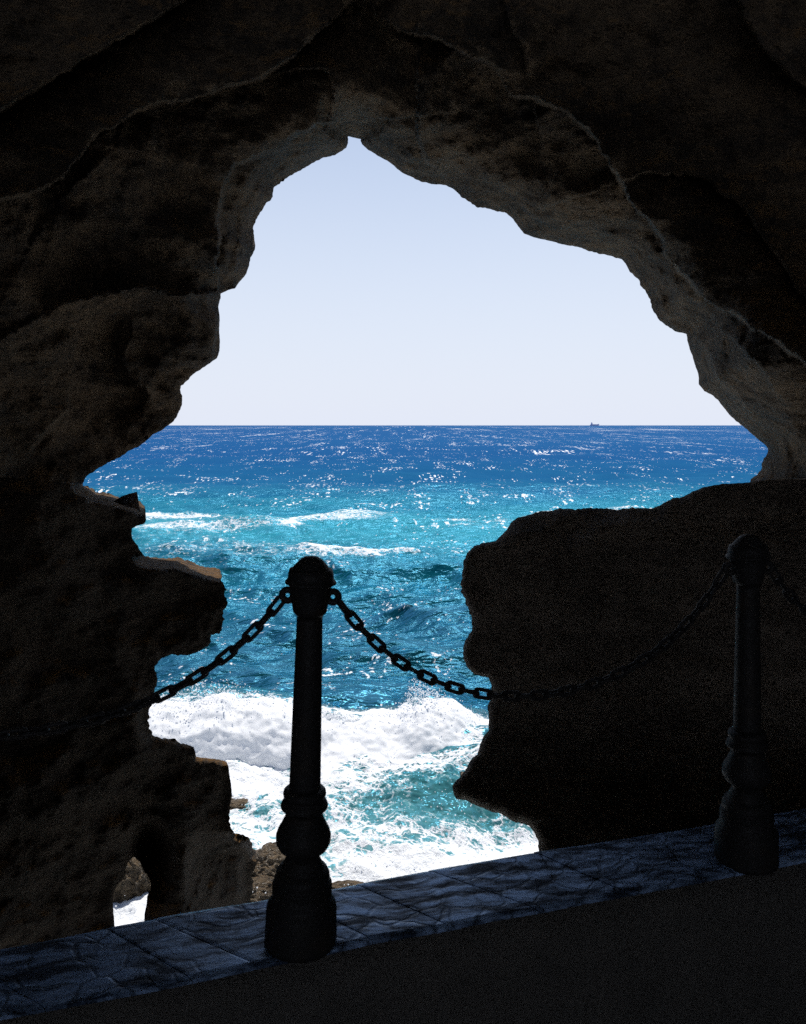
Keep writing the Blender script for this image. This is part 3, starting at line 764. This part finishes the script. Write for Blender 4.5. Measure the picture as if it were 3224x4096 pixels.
    t.n('ShaderNodeOutputMaterial', {0: mx.outputs[0]})
    return m
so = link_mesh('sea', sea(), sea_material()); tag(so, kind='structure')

def foam_material():
    m, t = material('breaker_foam')
    geo = t.n('ShaderNodeNewGeometry'); P = geo.outputs['Position']
    f = t.n('ShaderNodeAttribute', attribute_name='thin').outputs['Fac']
    n = t.n('ShaderNodeTexNoise', {'Vector': P, 'Scale': 3.2, 'Detail': 9, 'Roughness': .7}).outputs['Fac']
    n2 = t.n('ShaderNodeTexNoise', {'Vector': P, 'Scale': 16, 'Detail': 6, 'Roughness': .7}).outputs['Fac']
    k = t.sstep(t.math('ADD', n, t.math('MULTIPLY', f, .55)), .62, .80)
    b = t.n('ShaderNodeBump', {'Height': n2, 'Strength': .22, 'Distance': .04}).outputs[0]
    white = t.n('ShaderNodeBsdfPrincipled', {'Base Color': (.95, .955, .965, 1), 'Roughness': .85, 'Normal': b, 'Specular IOR Level': .2, 'Subsurface Weight': .0})
    water = t.n('ShaderNodeBsdfPrincipled', {'Base Color': (.012, .085, .12, 1), 'Roughness': .12, 'Normal': b, 'IOR': 1.33})
    tr = t.n('ShaderNodeBsdfTranslucent', {'Color': (.93, .95, .97, 1)})
    white = t.n('ShaderNodeMixShader', {0: .18, 1: white.outputs[0], 2: tr.outputs[0]})
    mx = t.n('ShaderNodeMixShader', {0: k, 1: white.outputs[0], 2: water.outputs[0]})
    t.n('ShaderNodeOutputMaterial', {0: mx.outputs[0]})
    return m
M_FOAM = foam_material()
def spray_material():
    m, t = material('spray_water')
    a = t.n('ShaderNodeBsdfDiffuse', {'Color': (.95, .96, .97, 1)}); b = t.n('ShaderNodeBsdfTranslucent', {'Color': (.97, .98, 1, 1)})
    mx = t.n('ShaderNodeMixShader', {0: .5, 1: a.outputs[0], 2: b.outputs[0]}); t.n('ShaderNodeOutputMaterial', {0: mx.outputs[0]})
    return m
M_SPRAY = spray_material()
def breaker():
    nx, nv = 620, 90
    xs = np.linspace(-13, 8, nx); verts = []; thin = []
    base_d = np.interp(np.linspace(0, 1, nv), [0, .25, .45, .6, .8, 1], [1.6, .6, .0, -.42, -.95, -1.6])
    base_h = np.interp(np.linspace(0, 1, nv), [0, .25, .42, .52, .8, 1], [.35, .83, 1.0, .93, .35, -.06])
    steep_d = np.interp(np.linspace(0, 1, nv), [0, .25, .42, .55, .68, .82, 1], [1.6, .6, .0, -.45, -.85, -1.02, -.92])
    steep_h = np.interp(np.linspace(0, 1, nv), [0, .25, .42, .55, .68, .82, 1], [.35, .83, 1.0, .90, .66, .32, -.06])
    for i, x in enumerate(xs):
        q_ = float(np.interp(x, [-13, -5.5, -4.4, -2.2, -1.4, -.2, .2, .8, 1.3, 8], [.2, .2, .62, .66, .1, 0, .45, .45, 0, 0]))
        prof_d = base_d + (steep_d - base_d) * q_; prof_h = base_h + (steep_h - base_h) * q_
        H = float(np.interp(x, CRX, CRH)); H *= 1 + .22 * noise.fractal(Vector((x * 1.3, 4, 1)), 1, 2, 4)
        fl = float(np.interp(x, [-13, -2.4, -1.2, .1, .5, 1.4, 2.4, 8], [1, 1, 1, 1, .95, .85, .5, .5]))
        cy = float(crest_y(x))
        for j in range(nv):
            v = Vector((x, cy + prof_d[j] * (1.0 if prof_d[j] > 0 else fl), SEA + prof_h[j] * H - .03))
            q = Vector((v.x, v.y, v.z))
            b1 = noise.fractal(q * 1.5, 1, 2.1, 3); b2 = 1 - abs(noise.noise(q * 3.3)) * 2; b3 = noise.fractal(q * 9, 1, 2.1, 4)
            k = .07 * b1 + .014 * b2 + .022 * b3
            n_ = Vector((0, -.55, .8)) if prof_d[j] < .2 else Vector((0, .25, .95))
            e = min(1, j / 6, (nv - 1 - j) / 6 + .15)
            v = v + n_ * k * e + Vector((noise.noise(q * 4) * .05, 0, 0))
            verts.append(v[:]); thin.append(max(0, min(1, (prof_d[j] - .25) / .8)) * .8 + .35 * max(0, (x - 1.3)) * (prof_d[j] > -.3))
    V = np.array(verts); idx = np.arange(nx * nv).reshape(nx, nv)
    Q = np.stack([idx[:-1, :-1], idx[:-1, 1:], idx[1:, 1:], idx[1:, :-1]], -1).reshape(-1, 4)
    me = bpy.data.meshes.new('breaking_wave'); me.from_pydata(verts, [], Q.tolist()); me.update()
    a = me.attributes.new('thin', 'FLOAT', 'POINT'); a.data.foreach_set('value', np.array(thin, np.float32))
    o = link_mesh('breaking_wave', me, M_FOAM)
    tag(o, 'white foaming wave breaking across the water beyond the silhouetted bollard', 'wave')
breaker()
def spray():
    r = random.Random(5); bm = bmesh.new()
    octv = [(1, 0, 0), (-1, 0, 0), (0, 1, 0), (0, -1, 0), (0, 0, 1), (0, 0, -1)]
    octf = [(0, 2, 4), (2, 1, 4), (1, 3, 4), (3, 0, 4), (2, 0, 5), (1, 2, 5), (3, 1, 5), (0, 3, 5)]
    verts, faces = [], []
    def drop(p, s):
        k = len(verts); e = (r.uniform(.7, 1.4), r.uniform(.7, 1.3), r.uniform(.7, 1.5))
        for v in octv: verts.append((p[0] + v[0] * s * e[0], p[1] + v[1] * s * e[1], p[2] + v[2] * s * e[2]))
        faces.extend([tuple(k + i for i in f) for f in octf])
    plumes = [(-4.1, .55, .42, 520), (-3.5, .35, .35, 260), (-2.8, .5, .16, 240), (-5.0, .5, .2, 200), (-1.5, .6, .10, 160), (.32, .30, .42, 520), (.75, .35, .22, 260), (-.4, .5, .10, 150), (1.4, .35, .12, 160)]
    for x0, w, up, n in plumes:
        for _ in range(n):
            x = r.gauss(x0, w); H = float(np.interp(x, CRX, CRH))
            z = SEA + H * r.uniform(.86, 1.06) + abs(r.gauss(0, up * .5)) * math.exp(-((x - x0) / (w * 1.2)) ** 2)
            y = float(crest_y(x)) + r.gauss(0, .22)
            s = r.uniform(.004, .014) * (1.6 if r.random() < .15 else 1)
            drop((x, y, z), s)
    # foam beads tossed over the churned water
    for _ in range(1500):
        x, y = r.uniform(-4.5, 5), r.uniform(9.5, 15)
        drop((x, y, SEA + .12 + abs(r.gauss(0, .10))), r.uniform(.005, .013))
    me = bpy.data.meshes.new('sea_spray'); me.from_pydata(verts, [], faces); me.update()
    o = link_mesh('sea_spray', me, M_SPRAY); tag(o, 'white spray droplets thrown up over the breaking wave', 'spray', kind='stuff')
spray()

# ------------------------------------------------------------------ rocks in the surf
def sea_rock(px, py, d, size, label, seed, foamy=0):
    p = on_plane(np.float64(px), np.float64(py), SEA)
    bm = bmesh.new(); bmesh.ops.create_icosphere(bm, subdivisions=6, radius=1)
    for v in bm.verts:
        q = v.co.copy()
        k = 1 + .28 * noise.fractal(q * 1.2 + Vector((seed, 0, 0)), 1, 2, 4) + .10 * (noise.ridged_multi_fractal(q * 3 + Vector((seed, 0, 0)), 1, 2.1, 5, 1, 2) - 1) + .05 * noise.fractal(q * 11 + Vector((0, seed, 0)), 1, 2, 4)
        v.co = Vector((q.x * size[0], q.y * size[1], q.z * size[2])) * k
    o = obj_bm('sea_rock', bm, M_WET); o.location = (p[0], p[1], SEA + .0)
    tag(o, label, 'rock', 'wet rocks in the surf')
    return o
sea_rock(1085, 3520, 0, (.62, .45, .42), 'brown wet rock glistening between the pillar foot and the bollard base', 1)
sea_rock(1040, 3590, 0, (.50, .30, .24), 'lower dark wet rock awash just nearer than the glistening one beside the bollard', 4)
sea_rock(545, 3545, 0, (.55, .5, .62), 'dark wet rock seen through the small hole at the foot of the crag', 7)
sea_rock(960, 3215, 0, (.55, .25, .075), 'low foam-washed rock beside the right edge of the stepped crag', 10)
sea_rock(1400, 3560, 0, (.42, .16, .10), 'low wet rock showing just over the ledge right of the bollard', 13)

# ------------------------------------------------------------------ cargo ship on the horizon
def ship():
    m, t = material('hazed_ship')
    n = t.n('ShaderNodeTexNoise', {'Scale': 3.0}).outputs['Fac']
    c = t.mix(n, (.32, .40, .66, 1), (.38, .46, .70, 1))  # distance haze put into the ship's colour as pale grey-blue
    p = t.n('ShaderNodeBsdfPrincipled', {'Base Color': c, 'Roughness': .8}); t.n('ShaderNodeOutputMaterial', {0: p.outputs[0]})
    Y = 8800.0; u = Y / F                               # metres per photo pixel there
    root = empty('cargo_ship', ((2374 - CX) * u, Y, SEA)); tag(root, 'tiny grey-blue cargo ship far out on the horizon', 'ship')
    def prism(name, pts, w, mat=m):
        bm = bmesh.new()
        A = [bm.verts.new((x, -w, z)) for x, z in pts]; B = [bm.verts.new((x, w, z)) for x, z in pts]
        bm.faces.new(A); bm.faces.new(B[::-1])
        for i in range(len(A)):
            j = (i + 1) % len(A); bm.faces.new((A[i], B[i], B[j], A[j]))
        return obj_bm(name, bm, mat, root, smooth=False)
    k = u
    base = 2.2 * k
    prism('hull', [(-18 * k, -2), (-18.5 * k, 1 * k + base), (-15.5 * k, 4.2 * k + base), (10 * k, 4.0 * k + base), (14 * k, 4.6 * k + base), (18.5 * k, 5.0 * k + base), (16.5 * k, 1 * k + base), (16 * k, -2)], 9)
    prism('superstructure', [(-15 * k, 4.2 * k + base), (-13.2 * k, 10 * k + base), (-9 * k, 10 * k + base), (-9.5 * k, 7 * k + base), (-8.5 * k, 4.2 * k + base)], 8)
    prism('funnel', [(-13.4 * k, 10 * k + base), (-13.4 * k, 12.6 * k + base), (-11.8 * k, 12.6 * k + base), (-11.8 * k, 10 * k + base)], 3)
    prism('foremast', [(14.2 * k, 4.6 * k + base), (14.4 * k, 7 * k + base), (15 * k, 7 * k + base), (15.2 * k, 4.6 * k + base)], 1.0)
ship()

# ------------------------------------------------------------------ light
SUN_EL, SUN_AZ = math.radians(62), math.radians(12)      # azimuth measured from +y towards +x
w = bpy.data.worlds.new('World'); S.world = w; w.use_nodes = True
nt = w.node_tree; nt.nodes.clear()
sky = nt.nodes.new('ShaderNodeTexSky'); sky.sky_type = 'NISHITA'; sky.sun_disc = False
sky.sun_elevation = SUN_EL; sky.sun_rotation = SUN_AZ; sky.air_density = 1.0; sky.dust_density = .6; sky.ozone_density = 2.0
bg = nt.nodes.new('ShaderNodeBackground'); bg.inputs[1].default_value = .115
tc = nt.nodes.new('ShaderNodeTexCoord'); sx = nt.nodes.new('ShaderNodeSeparateXYZ'); nt.links.new(tc.outputs['Generated'], sx.inputs[0])
mr = nt.nodes.new('ShaderNodeMapRange'); mr.interpolation_type = 'SMOOTHERSTEP'
for k_, v_ in (('From Min', -.15), ('From Max', .74), ('To Min', 1.0), ('To Max', 0.0)): mr.inputs[k_].default_value = v_
nt.links.new(sx.outputs[2], mr.inputs['Value'])
hz = nt.nodes.new('ShaderNodeMix'); hz.data_type = 'RGBA'; hz.inputs[7].default_value = (6.75, 7.2, 8.3, 1)
nt.links.new(mr.outputs[0], hz.inputs[0]); nt.links.new(sky.outputs[0], hz.inputs[6])
ow = nt.nodes.new('ShaderNodeOutputWorld')
nt.links.new(hz.outputs[2], bg.inputs[0]); nt.links.new(bg.outputs[0], ow.inputs[0])
sun = bpy.data.lights.new('sun', 'SUN'); sun.energy = 5.0; sun.angle = math.radians(.53); sun.color = (1, .955, .88)
su = bpy.data.objects.new('sun', sun); COL.objects.link(su)
sd = Vector((math.sin(SUN_AZ) * math.cos(SUN_EL), math.cos(SUN_AZ) * math.cos(SUN_EL), math.sin(SUN_EL)))
su.rotation_euler = sd.to_track_quat('Z', 'Y').to_euler(); su.location = (0, 20, 30)

S.render.engine = 'CYCLES'
S.view_settings.view_transform = 'Standard'; S.view_settings.look = 'None'; S.view_settings.exposure = 0; S.view_settings.gamma = 1
S.cycles.max_bounces = 8; S.cycles.diffuse_bounces = 5; S.cycles.glossy_bounces = 3
S.cycles.sample_clamp_indirect = 4; S.cycles.sample_clamp_direct = 2.2
S.cycles.use_denoising = False
S.cycles.adaptive_threshold = .02
